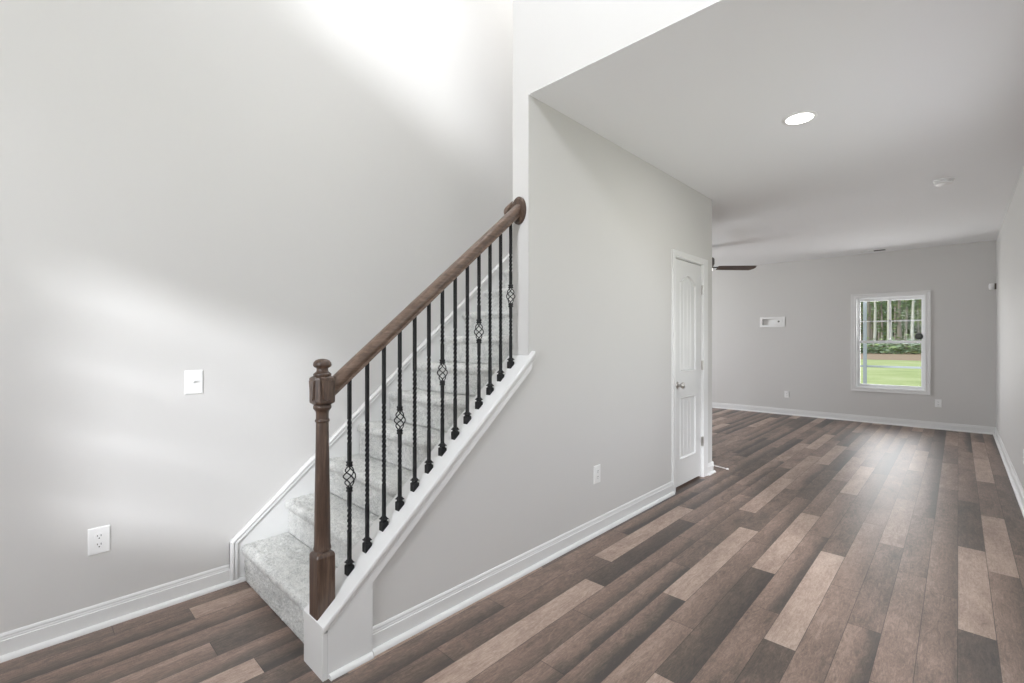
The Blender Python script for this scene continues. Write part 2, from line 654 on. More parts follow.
# knee wall under the sloping cap
bm = bmesh.new()
prism(bm, [(0.815, 0), (YH, 0), (YH, cap_z(YH) - 0.03), (0.815, cap_z(0.815) - 0.03)], -1.930, XS, 'X')
struct('wall_knee', bm, M['wall'], 'low sloping wall under the balusters beside the stairs', 'wall')
# near-black sheet close behind the door, coloured for the unlit closet
bm = bmesh.new()
box(bm, XSI - 0.02, XSI - 0.012, DY0 - 0.1, DY1 + 0.1, 0.001, DZ + 0.05)
struct('closet_dark_sheet', bm, M['slot'], 'near-black sheet behind the narrow door in place of the unlit closet', 'wall')

# header wall of the foyer
bm = bmesh.new()
box(bm, XS, XFR, YH, YH + 0.12, H, H2)
struct('wall_header', bm, M['wall'], 'bright wall above the opening of the hall', 'wall')
# right walls
bm = bmesh.new()
panel_with_holes(bm, YH, YF, 0, H, [(2.4, 4.6, 0.5, 2.1)], XR, XR + 0.12, 'X')
struct('wall_right', bm, M['wall'], 'pale grey wall along the right side of the hall', 'wall')
bm = bmesh.new()
box(bm, XR + 0.12, XFR, YH, YH + 0.12, 0, H)
struct('wall_foyer_end', bm, M['wall'], 'wall at the right of the foyer behind the hall opening', 'wall')
bm = bmesh.new()
panel_with_holes(bm, YB, YH, 0, H2, [(-1.15, 0.85, 0.7, 2.5)], XFR, XFR + 0.12, 'X')
struct('wall_foyer_right', bm, M['wall'], 'foyer side wall with an added wide window, right of the camera', 'wall')
# front wall with two windows
LW = (-1.42, -0.40, 1.18, 2.38)
UW = (-0.74, 0.54, 4.12, 5.32)
bm = bmesh.new()
panel_with_holes(bm, XL, XFR, 0, H2, [LW, UW], YB - 0.12, YB, 'Y')
struct('wall_front', bm, M['wall'], 'front wall of the foyer behind the camera with two windows', 'wall')
# far wall with window and recessed media box
WX0, WX1, WZ0, WZ1 = -1.222, -0.362, 0.562, 2.026
TX0, TX1, TZ0, TZ1 = -2.648, -2.270, 1.592, 1.744
bm = bmesh.new()
panel_with_holes(bm, XGL, XR + 0.12, 0, H, [(WX0, WX1, WZ0, WZ1), (-2.632, -2.286, 1.608, 1.728)], YF, YF + 0.16, 'Y')
struct('wall_far', bm, M['wall'], 'grey wall at the far end of the room with the window', 'wall')
# great room left and near walls
bm = bmesh.new()
panel_with_holes(bm, YC - 0.12, YF, 0, H, [(5.8, 8.4, 0.75, 2.25)], XGL - 0.12, XGL, 'X')
struct('wall_room_left', bm, M['wall'], 'left wall of the far room with an added wide window, hidden by the stair wall', 'wall')
bm = bmesh.new()
box(bm, XGL, XSI, YC - 0.12, YC, 0, H)
struct('wall_room_near', bm, M['wall'], 'near wall of the far room behind the closet', 'wall')
# ceilings
bm = bmesh.new()
box(bm, XS, XFR, YH + 0.12, YC, H, H + 0.12)
box(bm, XGL, XR + 0.12, YC, YF + 0.16, H, H + 0.12)
box(bm, XS, XFR, YH, YH + 0.12, H - 0.002, H)
struct('ceiling', bm, M['ceil'], 'flat white ceiling over the hall and the far room', 'ceiling')
bm = bmesh.new()
box(bm, XL - 0.12, XFR + 0.12, YB - 0.12, 6.0, H2, H2 + 0.12)
struct('ceiling_foyer', bm, M['ceil'], 'high ceiling over the foyer and the stairs', 'ceiling')
# upper landing and the wall behind it
bm = bmesh.new()
box(bm, XL, XSI, 4.26, 6.0, 2.90, 3.0825)
struct('floor_landing', bm, M['carpet'], 'carpeted landing at the top of the stairs', 'floor')
bm = bmesh.new()
box(bm, XL, XSI, 5.9, 6.0, 3.0825, H2)
struct('wall_landing', bm, M['wall'], 'wall at the back of the upper landing', 'wall')
bm = bmesh.new()
box(bm, XSI, XS, YC, 6.0, H + 0.12, H2)
struct('wall_landing_side', bm, M['wall'], 'wall along the upper landing above the far room', 'wall')

# front window frames with glazing bars (their shadows fall on the stair wall)


def front_window(name, rect, nx, nz, bar, label):
    x0, x1, z0, z1 = rect
    w = empty(name, ((x0 + x1) / 2, YB, z0), label, 'window', kind='structure')
    ox, oz = (x0 + x1) / 2, z0
    bm = bmesh.new()
    panel_with_holes(bm, x0 - ox, x1 - ox, z0 - oz, z1 - oz,
                     [(x0 - ox + 0.04, x1 - ox - 0.04, z0 - oz + 0.04, z1 - oz - 0.04)], -0.10, -0.04, 'Y')
    link('window_frame', bm, M['vinyl'], w)
    for i in range(1, nx):
        x = x0 + (x1 - x0) * i / nx - ox
        bm = bmesh.new()
        box(bm, x - bar / 2, x + bar / 2, -0.085, -0.055, 0.04, z1 - oz - 0.04)
        link('glazing_bar', bm, M['vinyl'], w)
    for j in range(1, nz):
        z = (z1 - z0) * j / nz
        bm = bmesh.new()
        box(bm, x0 - ox + 0.04, x1 - ox - 0.04, -0.086, -0.054, z - bar / 2, z + bar / 2)
        link('glazing_bar', bm, M['vinyl'], w)
    return w


def side_frame(name, x, y0, y1, z0, z1, label):
    bm = bmesh.new()
    ym = (y0 + y1) / 2
    panel_with_holes(bm, y0, y1, z0, z1, [(y0 + 0.05, ym - 0.03, z0 + 0.05, z1 - 0.05), (ym + 0.03, y1 - 0.05, z0 + 0.05, z1 - 0.05)], x + 0.03, x + 0.08, 'X')
    struct(name, bm, M['vinyl'], label, 'window')


side_frame('added_window_4', XR, 2.4, 4.6, 0.5, 2.1, 'double window added for fill light in the right wall of the hall, outside the view')  # unseen window added so the hall fill lamp has an opening
side_frame('added_window_5', XFR, -1.15, 0.85, 0.7, 2.5, 'double window added for fill light in the foyer side wall, outside the view')  # also added, as an opening for the foyer side lamp
side_frame('added_window_6', XGL - 0.12, 5.8, 8.4, 0.75, 2.25, 'double window added for fill light in the left wall of the far room, outside the view')  # added out of view to hold the far-room fill lamp
front_window('window_2', LW, 1, 4, 0.055, 'front window of the foyer with wide glazing bars, behind the camera')
front_window('window_3', UW, 1, 1, 0.05, 'upper front window of the foyer, behind the camera')

# ------------------------------------------------------------------ baseboards
BASE = [(0.0, 0.0), (0.013, 0.0), (0.013, 0.078), (0.0098, 0.081), (0.0105, 0.084), (0.0085, 0.0895), (0.0078, 0.091), (0.0088, 0.094), (0.0080, 0.099), (0.0035, 0.106), (0.0, 0.106)]
SHOE = [(0.013, 0.0), (0.033, 0.0), (0.0325, 0.007), (0.030, 0.013), (0.026, 0.017), (0.020, 0.0195), (0.013, 0.020)]


def base_run(bm, face, a0, a1, axis, sgn, off=0.0):
    """run along Y (axis 'Y', wall plane x=face) or X (axis 'X', wall plane y=face); sgn = side it sticks out to"""
    for prof in (BASE, SHOE):
        pts = [(face + sgn * (d + off), z) for d, z in prof]
        if axis == 'Y':
            prism(bm, pts, a0, a1, 'Y')
        else:
            prism(bm, pts, a0, a1, 'X')


bm = bmesh.new()
base_run(bm, XL, YB, 0.772, 'Y', 1)
# shoe continues to the first riser
prism(bm, [(XL + d + 0.002, z) for d, z in SHOE], 0.772, 0.842, 'Y')
struct('baseboard_left', bm, M['trim'], 'white baseboard along the tall left wall up to the stairs', 'baseboard', auto=0.6)

bm = bmesh.new()
base_run(bm, XS, 1.009, DY0 - 0.060, 'Y', 1)
struct('baseboard_stair', bm, M['trim'], 'white baseboard along the stair wall up to the closet door', 'baseboard', auto=0.6)
bm = bmesh.new()
base_run(bm, XS, DY1 + 0.084, YC + 0.013, 'Y', 1)
base_run(bm, YC, XSI, XS + 0.013, 'X', 1)
struct('baseboard_corner', bm, M['trim'], 'short white baseboard between the closet door and the wall corner', 'baseboard', auto=0.6)
bm = bmesh.new()
base_run(bm, YF, XGL, XR, 'X', -1)
struct('baseboard_far', bm, M['trim'], 'white baseboard along the far wall under the window', 'baseboard', auto=0.6)
bm = bmesh.new()
base_run(bm, XR, YH, YF, 'Y', -1)
struct('baseboard_right', bm, M['trim'], 'white baseboard along the right wall', 'baseboard', auto=0.6)

# ------------------------------------------------------------------ stair trim
# sloping cap on the knee wall
CX0, CX1 = -1.950, -1.764
bm = bmesh.new()


def cap_ring(y):
    z = cap_z(y)
    t = 0.030
    r = 0.007
    return [(CX0, y, z - t), (CX0, y, z - r), (CX0 + 0.002, y, z - 0.002), (CX0 + r, y, z),
            (CX1 - r, y, z), (CX1 - 0.002, y, z - 0.002), (CX1, y, z - r), (CX1, y, z - t + 0.006), (CX1 - 0.003, y, z - t)]


sweep(bm, [cap_ring(0.795), cap_ring(YH - 0.001)])
# little return of the cap past the wall end
sweep(bm, [[(max(p[0], XS + 0.001), p[1], p[2]) for p in cap_ring(YH - 0.001)],
           [(max(p[0], XS + 0.001), p[1], p[2]) for p in cap_ring(YH + 0.029)]])
struct('trim_1', bm, M['trim'], 'white sloping cap board carrying the iron balusters', 'trim', auto=0.7)
# block at the foot and the flat board under the cap
bm = bmesh.new()
OX = -1.7705
box(bm, -1.946, OX, 0.796, 0.815, 0.0, cap_z(0.798) - 0.030)
prism(bm, [(0.815, 0), (1.009, 0), (1.009, cap_z(1.009) - 0.086), (YH + 0.010, cap_z(YH + 0.010) - 0.086),
           (YH + 0.010, cap_z(YH + 0.010) - 0.032), (0.815, cap_z(0.815) - 0.032)], XS, OX, 'X')
prism(bm, [(0.815, 0), (1.009, 0), (1.009, cap_z(1.009) - 0.032), (0.815, cap_z(0.815) - 0.032)], -1.946, -1.930, 'X')
# small cove under the cap
sweep(bm, [[(OX, y, cap_z(y) - 0.030), (OX + 0.004, y, cap_z(y) - 0.030), (OX + 0.0035, y, cap_z(y) - 0.036), (OX, y, cap_z(y) - 0.043)] for y in (0.82, YH + 0.03)])
# shoe moulding along the block
prism(bm, [(OX + d - 0.013, z) for d, z in SHOE], 0.820, 1.004, 'Y')
struct('trim_2', bm, M['trim'], 'white boxed end block and apron board of the sloping knee wall', 'trim', bevel=0.0015)
# skirt board on the left wall
SX = XL + 0.015


def sk(y):
    return 0.2297 + 0.8556 * (y - 0.771)


bm = bmesh.new()
prism(bm, [(0.770, 0), (4.2, 0), (4.2, sk(4.2)), (0.770, sk(0.770))], XL, SX, 'X')
# moulding strips along its edge: outer band and thin inner bead
def skirt_line(d, th):
    e = d * 1.316
    return [(XL + th, 0.770 + d, 0.020), (XL + th, 0.770 + d, sk(0.770 + d) - e), (XL + th, 4.2, sk(4.2) - e)]


for band in (((0.0, 0.0), (0.0, 0.016), (0.008, 0.030), (0.0165, 0.030), (0.0185, 0.020), (0.0185, 0.0)),
             ((0.0185, 0.0), (0.0185, 0.020), (0.026, 0.026), (0.036, 0.026), (0.040, 0.012), (0.040, 0.0))):
    lines = [skirt_line(d, th) for d, th in band]
    sweep(bm, [[ln[i] for ln in lines] for i in range(3)])
struct('trim_3', bm, M['trim'], 'white sloping skirt board on the left wall above the steps', 'trim', bevel=0.002)

# ------------------------------------------------------------------ carpeted stairs
RISE, RUN = 0.1925, 0.225
stairs = empty('staircase', (-2.4, 0.825, 0), 'straight flight of stairs in grey carpet between the two walls', 'stairs')
OVX, OVY = -2.4, 0.825


def step_mesh(k, fine):
    z1 = 0.195 + RISE * (k - 1)
    z0 = z1 - (0.195 if k == 1 else RISE)
    yn = 0.825 + RUN * (k - 1)
    yr = yn + (0.016 if k == 1 else 0.022)
    yb = yn + RUN + 0.022
    xa, xb = SX + 0.001, (-1.931 if k < 7 else XSI - 0.001)
    # profile: riser, rounded nose, tread
    ctrl = [(yr, z0 + 0.001), (yr, z1 - 0.060), (yr - 0.004, z1 - 0.052)]
    cy, cz, rr = yn + 0.026, z1 - 0.027, 0.026
    for i in range(9):
        a = math.radians(215 - i * 15.6)
        ctrl.append((cy + rr * math.cos(a), cz + rr * math.sin(a) + 0.002))
    ctrl.append((yb, z1))
    step = 0.0055 if fine else 0.012
    prof = []
    for (a, b) in zip(ctrl, ctrl[1:]):
        L = math.hypot(b[0] - a[0], b[1] - a[1])
        n = max(1, round(L / step))
        for i in range(n):
            prof.append((a[0] + (b[0] - a[0]) * i / n, a[1] + (b[1] - a[1]) * i / n))
    prof.append(ctrl[-1])
    nx = int((xb - xa) / step)
    bm = bmesh.new()
    grid = []
    np_ = len(prof)
    for i in range(nx + 1):
        x = xa + (xb - xa) * i / nx
        rowv = []
        for j, (y, z) in enumerate(prof):
            a, b = prof[max(0, j - 1)], prof[min(np_ - 1, j + 1)]
            ny, nz = -(b[1] - a[1]), (b[0] - a[0])
            l = math.hypot(ny, nz)
            ny, nz = ny / l, nz / l
            p = Vector((x, y, z))
            d = 0.0
            if 0 < j < np_ - 1:
                d = 0.0055 * noise.noise(p * 75) + 0.0045 * noise.noise(p * 28 + Vector((9, 3, 1))) + 0.005 * noise.noise(p * 160)
                if i == 0 or i == nx:
                    d -= 0.004
            rowv.append(bm.verts.new((x - OVX, y + ny * d - OVY, max(z + nz * d, 0.001))))
        grid.append(rowv)
    for i in range(nx):
        for j in range(np_ - 1):
            bm.faces.new((grid[i][j], grid[i + 1][j], grid[i + 1][j + 1], grid[i][j + 1]))
    # close sides / back / bottom
    for i in (0, nx):
        x = xa + (xb - xa) * i / nx - OVX
        c = bm.verts.new((x, yb - OVY, z0 + 0.001))
        bm.faces.new(grid[i] + [c])
    b0 = bm.verts.new((xa - OVX, yb - OVY, z0 + 0.001))
    b1 = bm.verts.new((xb - OVX, yb - OVY, z0 + 0.001))
    bm.faces.new([grid[i][0] for i in range(nx + 1)] + [b1, b0])
    bm.faces.new([grid[i][-1] for i in range(nx + 1)] + [b1, b0])
    return bm


for k in range(1, 16):
    link('carpeted_step', step_mesh(k, k <= 4), M['carpet'], stairs, smooth=True)

# ------------------------------------------------------------------ railing
NX_, NY_ = -1.861, 0.8355
railing = empty('stair_railing', (NX_, NY_, 0.20), 'brown wood handrail on a turned newel post with black iron balusters', 'stair railing')


def R_(p):
    return (p[0] - NX_, p[1] - NY_, p[2] - 0.20)


def chamfer_square(half, ch):
    h, c = half, half - ch
    return [(h, -c), (h, c), (c, h), (-c, h), (-h, c), (-h, -c), (-c, -h), (c, -h)]


# newel
newel = link('newel_post', (lambda b: (lathe(b, [
    (0.010, 0.474), (0.0335, 0.474), (0.0345, 0.480), (0.0325, 0.487), (0.0315, 0.494), (0.0310, 0.53),
    (0.0300, 0.62), (0.0282, 0.74), (0.0262, 0.86), (0.0248, 0.95), (0.0242, 0.986), (0.0272, 0.989), (0.0285, 0.9935), (0.0272, 0.998),
    (0.0246, 1.001), (0.0244, 1.022), (0.0256, 1.030), (0.0300, 1.037), (0.0345, 1.043), (0.0350, 1.050), (0.0335, 1.056), (0.0300, 1.060), (0.01, 1.062)],
    40, (0, 0, -0.20)), b)[1])(bmesh.new()), M['wood'], railing, smooth=True, auto=0.7)
# square foot
bm = bmesh.new()
q = 0.0375
rings = []
for half, z in ((q, 0.17), (q, 0.452), (q - 0.003, 0.461), (q - 0.010, 0.468), (0.0265, 0.472), (0.024, 0.476)):
    rings.append([(x, y, z - 0.20) for x, y in chamfer_square(half, 0.003 if half > 0.03 else half * 0.45)])
sweep(bm, rings)
link('newel_base', bm, M['wood'], newel)
# top block
bm = bmesh.new()
rings = []
for half, ch, z in ((0.0265, 0.011, 1.056), (0.0395, 0.0135, 1.066), (0.0405, 0.013, 1.072), (0.0405, 0.012, 1.162), (0.0395, 0.012, 1.167), (0.033, 0.010, 1.172), (0.026, 0.010, 1.174)):
    rings.append([(x, y, z - 0.20) for x, y in chamfer_square(half, ch)])
sweep(bm, rings)
block = link('newel_block', bm, M['wood'], newel)
# shield shaped raised panels on the four faces of the block
bm = bmesh.new()
out = []
for i in range(13):
    a = PI + PI * i / 12
    out.append((0.0165 * math.cos(a), 1.090 + 0.014 * math.sin(a)))
out += [(0.0185, 1.125), (0.0235, 1.158), (-0.0235, 1.158), (-0.0185, 1.125)]
for s in range(4):
    rot = Matrix.Rotation(s * PI / 2, 3, 'Z')
    A, B = [], []
    for (a, z) in out:
        A.append(bm.verts.new(rot @ Vector((a, -0.0395, z - 0.20))))
        B.append(bm.verts.new(rot @ Vector((a * 0.90, -0.0455, 1.115 + (z - 1.115) * 0.94 - 0.20))))
    n = len(out)
    bm.faces.new(B)
    for i in range(n):
        j = (i + 1) % n
        bm.faces.new((A[i], A[j], B[j], B[i]))
link('newel_panel', bm, M['wood'], newel)
# finial
bm = bmesh.new()
lathe(bm, [(0.012, 1.170), (0.0315, 1.172), (0.0345, 1.177), (0.0345, 1.182), (0.0300, 1.187), (0.0240, 1.191), (0.0215, 1.198), (0.0225, 1.205),
           (0.0300, 1.209), (0.0345, 1.214), (0.0355, 1.220), (0.0335, 1.228), (0.0275, 1.236), (0.0180, 1.241), (0.0080, 1.243), (0.001, 1.2435)], 36, (0, 0, -0.20))
link('finial', bm, M['wood'], newel, smooth=True, auto=0.8)

# handrail: moulded profile swept up the slope with plumb ends
def rail_ring(y, dz=0.0):
    zc = rail_z(y) + dz
    half = [(0.0185, -0.038), (0.0215, -0.038), (0.0220, -0.029), (0.0205, -0.024), (0.0212, -0.020), (0.0245, -0.012), (0.0280, -0.002),
            (0.0290, 0.008), (0.0280, 0.018), (0.0245, 0.027), (0.0185, 0.0335), (0.0100, 0.037), (0.0, 0.038)]
    pts = half + [(-x, z) for x, z in half[-2::-1]]
    return [R_((NX_ + x, y, zc + z)) for x, z in pts]


bm = bmesh.new()
sweep(bm, [rail_ring(NY_ + 0.0365 + (1.990 - NY_ - 0.0365) * i / 24) for i in range(25)])
handrail = link('handrail', bm, M['rail'], railing, smooth=True, auto=0.5)
# oval rosette on the wall end
bm = bmesh.new()
rings = []
for s, d in ((1.0, 0.0), (1.0, 0.010), (0.95, 0.015), (0.86, 0.016), (0.83, 0.021), (0.60, 0.023), (0.05, 0.023)):
    rings.append([R_((NX_ - 0.002 + 0.0545 * s * math.cos(a), YH - d, 2.080 + 0.082 * s * math.sin(a)))
                  for a in [2 * PI * i / 40 for i in range(40)]])
sweep(bm, rings)
link('rosette', bm, M['wood'], railing, smooth=True, auto=0.5)


# balusters
BH = 0.0068   # half width of the iron bar


def bar_rings(z0, z1, twists, base_rot=0.0):
    """square bar rings from z0 to z1, twists: list of (za, zb, turns)"""
    zs = set([z0, z1])
    for za, zb, t in twists:
        n = max(4, int(abs(t) * 16))
        for i in range(n + 1):
            zs.add(za + (zb - za) * i / n)
    rings = []
    for z in sorted(zs):
        rot = base_rot
        pinch = 1.0
        for za, zb, t in twists:
            f = min(1, max(0, (z - za) / (zb - za)))
            rot += f * t * 2 * PI
        rings.append([(BH * 1.414 * math.cos(rot + PI / 4 + q * PI / 2), BH * 1.414 * math.sin(rot + PI / 4 + q * PI / 2), z) for q in range(4)])
    return rings


def baluster(y, basket):
    zb = cap_z(y)
    zt = rail_z(y) - 0.034
    mid = (zb + zt) / 2 - 0.008
    x = NX_
    root = None
    o = Vector(R_((x, y, 0)))
    bm = bmesh.new()
    if basket:
        sweep(bm, bar_rings(zb + 0.004, mid - 0.045, [(mid - 0.235, mid - 0.125, 1.25)]))
        sweep(bm, bar_rings(mid + 0.045, zt, [(mid + 0.135, mid + 0.245, 1.25)]))
    else:
        sweep(bm, bar_rings(zb + 0.004, zt, [(mid - 0.215, mid + 0.155, 4.25)]))
    root = link('baluster', bm, M['iron'], railing, loc=o)
    if basket:
        for s in range(4):
            bm = bmesh.new()
            pts, rad = [], []
            n = 26
            for i in range(n + 1):
                t = i / n
                r = 0.0040 + 0.0205 * math.sin(PI * t) ** 0.9
                a = s * PI / 2 + 0.3 + t * PI * 1.45
                pts.append((r * math.cos(a), r * math.sin(a), mid - 0.047 + 0.094 * t))
                rad.append(0.0026)
            tube(bm, pts, rad, 6)
            link('basket_wire', bm, M['iron'], root, smooth=True)
        for zc in (mid - 0.054, mid + 0.054):
            bm = bmesh.new()
            rings = []
            for hw, dz in ((0.0075, -0.011), (0.0102, -0.009), (0.0102, -0.004), (0.0085, -0.002), (0.0085, 0.002), (0.0102, 0.004), (0.0102, 0.009), (0.0075, 0.011)):
                rings.append([(sx * hw, sy * hw, zc + dz) for sx, sy in ((1, -1), (1, 1), (-1, 1), (-1, -1))])
            sweep(bm, rings)
            link('knuckle', bm, M['iron'], root)
    # shoe: slanted foot following the cap, neck and flared collar
    bm = bmesh.new()
    hw = 0.0150
    rings = []
    rings.append([(sx * hw, sy * hw, zb + 0.842 * sy * hw + 0.0005) for sx, sy in ((1, -1), (1, 1), (-1, 1), (-1, -1))])
    for h2, dz in ((hw, 0.024), (hw - 0.002, 0.028), (0.0098, 0.030), (0.0098, 0.035), (0.0150, 0.037), (0.0155, 0.0395), (0.0120, 0.043), (0.0085, 0.049), (0.0076, 0.050)):
        rings.append([(sx * h2, sy * h2, zb + dz) for sx, sy in ((1, -1), (1, 1), (-1, 1), (-1, -1))])
    sweep(bm, rings)
    link('shoe', bm, M['iron'], root)


for i in range(13):
    baluster(0.952 + 0.082 * i, i % 3 == 0)

# wall handrail that continues up the stairs beyond the wall end
wr = empty('wall_handrail', (XSI - 0.104, 2.06, 2.10), 'dark wood wall handrail starting just behind the end of the stair wall', 'handrail')
bm = bmesh.new()
rings = []
for i, (y, s) in enumerate(((2.052, 0.5), (2.056, 0.85), (2.066, 1.0), (2.6, 1.0), (3.8, 1.0), (4.2, 1.0))):
    zc = 2.118 + 0.8556 * (y - 2.06)
    rings.append([((0.018 * s * math.cos(a)), y - 2.06, zc - 2.10 + 0.026 * s * math.sin(a)) for a in [2 * PI * k / 18 for k in range(18)]])
sweep(bm, rings)
link('rail', bm, M['rail'], wr, smooth=True, auto=0.7)
for yb in (2.35, 3.3, 4.0):
    zc = 2.118 + 0.8556 * (yb - 2.06) - 2.10
    bm = bmesh.new()
    tube(bm, [(0.0, yb - 2.06, zc - 0.03), (0.012, yb - 2.06, zc - 0.06), (0.045, yb - 2.06, zc - 0.075), (0.0985, yb - 2.06, zc - 0.075)], 0.006, 8)
    link('bracket', bm, M['dark_metal'], wr, smooth=True)

# ------------------------------------------------------------------ closet door
door = empty('door_1', (XS, (DY0 + DY1) / 2, 0), 'narrow white two-panel arched closet door in the stair wall', 'door', kind='structure')
DOX, DOY = XS, (DY0 + DY1) / 2
SY0, SY1, SZ0, SZ1 = 3.938, 4.540, 0.022, 2.046
DF = -0.012     # door face relative to wall face


def arch(y0, y1, z0, z1, rise, n=16):
    """panel outline, top edge curved (y,z)"""
    pts = [(y0, z0), (y1, z0), (y1, z1)]
    if rise > 0:
        for i in range(1, n):
            t = i / n
            # gentle shoulder then arch
            s = math.sin(PI * t)
            pts.append((y1 + (y0 - y1) * t, z1 + rise * s ** 1.3))
    pts.append((y0, z1))
    return pts


def door_panel_rings(bm, pts):
    """raised moulding round a recessed panel, all on the door face"""
    cy = sum(p[0] for p in pts) / len(pts)
    cz = sum(p[1] for p in pts) / len(pts)

    def inset(d):
        out = []
        n = len(pts)
        for i in range(n):
            p0, p1, p2 = Vector(pts[i - 1]), Vector(pts[i]), Vector(pts[(i + 1) % n])
            e1, e2 = (p1 - p0).normalized(), (p2 - p1).normalized()
            n1, n2 = Vector((-e1.y, e1.x)), Vector((-e2.y, e2.x))
            b = n1 + n2
            b = b / max(0.35, b.dot(n1)) if b.length > 1e-6 else n1
            out.append(p1 + b * d)
        return out
    prev = None
    for d, h in ((0.0, -0.0005), (0.006, 0.0045), (0.012, 0.003), (0.020, -0.007), (0.026, -0.008)):
        ring = [bm.verts.new((DF + h, p.x - DOY, p.y)) for p in inset(d)]
        if prev:
            n = len(ring)
            for i in range(n):
                j = (i + 1) % n
                bm.faces.new((prev[i], prev[j], ring[j], ring[i]))
        prev = ring
    return inset(0.026)


P1 = arch(4.062, 4.418, 1.035, 1.845, 0.082)
P2 = arch(4.062, 4.418, 0.245, 0.815, 0.0)
# slab with two panel-shaped openings: face built from strips
bm = bmesh.new()
fx = DF


def Q(y, z, x=fx):
    return bm.verts.new((x, y - DOY, z))


def quad(y0, z0, y1, z1):
    bm.faces.new((Q(y0, z0), Q(y1, z0), Q(y1, z1), Q(y0, z1)))


quad(SY0, SZ0, 4.062, SZ1)
quad(4.418, SZ0, SY1, SZ1)
quad(4.062, SZ0, 4.418, 0.245)
quad(4.062, 0.815, 4.418, 1.035)
top = P1[2:]
for a, b in zip(top, top[1:]):
    bm.faces.new((Q(a[0], a[1]), Q(b[0], b[1]), Q(b[0], SZ1), Q(a[0], SZ1)))
# edges and back
for (y0, z0, y1, z1) in ((SY0, SZ0, SY0, SZ1), (SY1, SZ0, SY1, SZ1), (SY0, SZ0, SY1, SZ0), (SY0, SZ1, SY1, SZ1)):
    bm.faces.new((Q(y0, z0), Q(y1, z1), Q(y1, z1, fx - 0.035), Q(y0, z0, fx - 0.035)))
bm.faces.new((Q(SY0, SZ0, fx - 0.035), Q(SY1, SZ0, fx - 0.035), Q(SY1, SZ1, fx - 0.035), Q(SY0, SZ1, fx - 0.035)))
bmesh.ops.remove_doubles(bm, verts=bm.verts, dist=1e-5)
slab = link('door_slab', bm, M['door'], door)
for P, nm in ((P1, 'upper_panel'), (P2, 'lower_panel')):
    bm = bmesh.new()
    inn = door_panel_rings(bm, P)
    # planked field with V grooves, clipped to the panel outline
    ys = [p.x for p in inn]
    zs = [p.y for p in inn]
    ya, yb = min(ys), max(ys)
    zlo = min(zs)

    def ztop(y):
        best = None
        n = len(inn)
        for i in range(n):
            a, b = inn[i], inn[(i + 1) % n]
            if abs(a.x - b.x) < 1e-7 or max(a.y, b.y) < zlo + 0.1:
                continue
            if min(a.x, b.x) - 1e-6 <= y <= max(a.x, b.x) + 1e-6:
                z = a.y + (b.y - a.y) * (y - a.x) / (b.x - a.x)
                best = z if best is None else max(best, z)
        return best if best is not None else max(zs)
    npl = 4
    cols = []
    for i in range(npl):
        y0 = ya + (yb - ya) * i / npl
        y1 = ya + (yb - ya) * (i + 1) / npl
        g = 0.0045
        cols += [(y0, -0.0135 if i else -0.008), (y0 + g, -0.008), (y0 + (y1 - y0) * 0.33, -0.008), (y0 + (y1 - y0) * 0.66, -0.008), (y1 - g, -0.008)]
    cols.append((yb, -0.008))
    prev = None
    for y, h in cols:
        a = bm.verts.new((DF + h, y - DOY, zlo))
        b = bm.verts.new((DF + h, y - DOY, ztop(y)))
        if prev:
            bm.faces.new((prev[0], a, b, prev[1]))
        prev = (a, b)
    link(nm, bm, M['door'], slab)
# jamb
bm = bmesh.new()
box(bm, -0.126, 0.0, DY0 - DOY, DY0 + 0.006 - DOY, 0, DZ)
box(bm, -0.126, 0.0, DY1 - 0.016 - DOY, DY1 - DOY, 0, DZ)
box(bm, -0.126, 0.0, DY0 - DOY, DY1 - DOY, DZ - 0.008, DZ)
link('door_jamb', bm, M['trim'], door)
# casing
bm = bmesh.new()
ci, co = 0.0, 0.060
zt = DZ + 0.054


def casing_prof(w):
    return [(0, 0.0), (0, 0.009), (w * 0.10, 0.0125), (w * 0.22, 0.0125), (w * 0.30, 0.0105), (w * 0.75, 0.0150), (w * 0.88, 0.0175), (w, 0.0150), (w, 0.0)]


yL, yR = DY0 + 0.003 - DOY, DY1 - 0.010 - DOY
wL, wR, wT = 0.062, 0.094, 0.054
for (sgn, y, w) in ((-1, yL, wL), (1, yR, wR)):
    rings = []
    for z_in, z_out in ((0.0, 0.0), (DZ, DZ + wT)):
        rings.append([(h, y + sgn * d, z_in + (z_out - z_in) * d / w) for d, h in casing_prof(w)])
    sweep(bm, rings)
rings = []
for y, sgn, w in ((yL, -1, wL), (yR, 1, wR)):
    rings.append([(h, y + sgn * w * d / wT, DZ + d) for d, h in casing_prof(wT)])
sweep(bm, rings)
link('door_casing', bm, M['trim'], door)
# knob
kn = bmesh.new()
lathe(kn, [(0.001, 0.0), (0.031, 0.0), (0.031, 0.003), (0.027, 0.007), (0.013, 0.010), (0.011, 0.028), (0.015, 0.034), (0.024, 0.040), (0.0275, 0.050),
           (0.026, 0.058), (0.018, 0.064), (0.006, 0.0665), (0.001, 0.0668)], 28, (DF, 4.012 - DOY, 0.925), 'X')
link('door_knob', kn, M['nickel'], door, smooth=True, auto=0.9)
for hz in (1.812, 1.084, 0.346):
    bm = bmesh.new()
    lathe(bm, [(0.001, -0.047), (0.004, -0.046), (0.0055, -0.044), (0.0055, -0.016), (0.0048, -0.0155), (0.0055, -0.015), (0.0055, 0.015), (0.0048, 0.0155), (0.0055, 0.016),
               (0.0055, 0.044), (0.004, 0.046), (0.001, 0.047)], 12, (0.006, 4.546 - DOY, hz))
    box(bm, -0.0118, 0.0005, 4.5405 - DOY, 4.5525 - DOY, hz - 0.044, hz + 0.044)
    link('hinge', bm, M['nickel'], door)

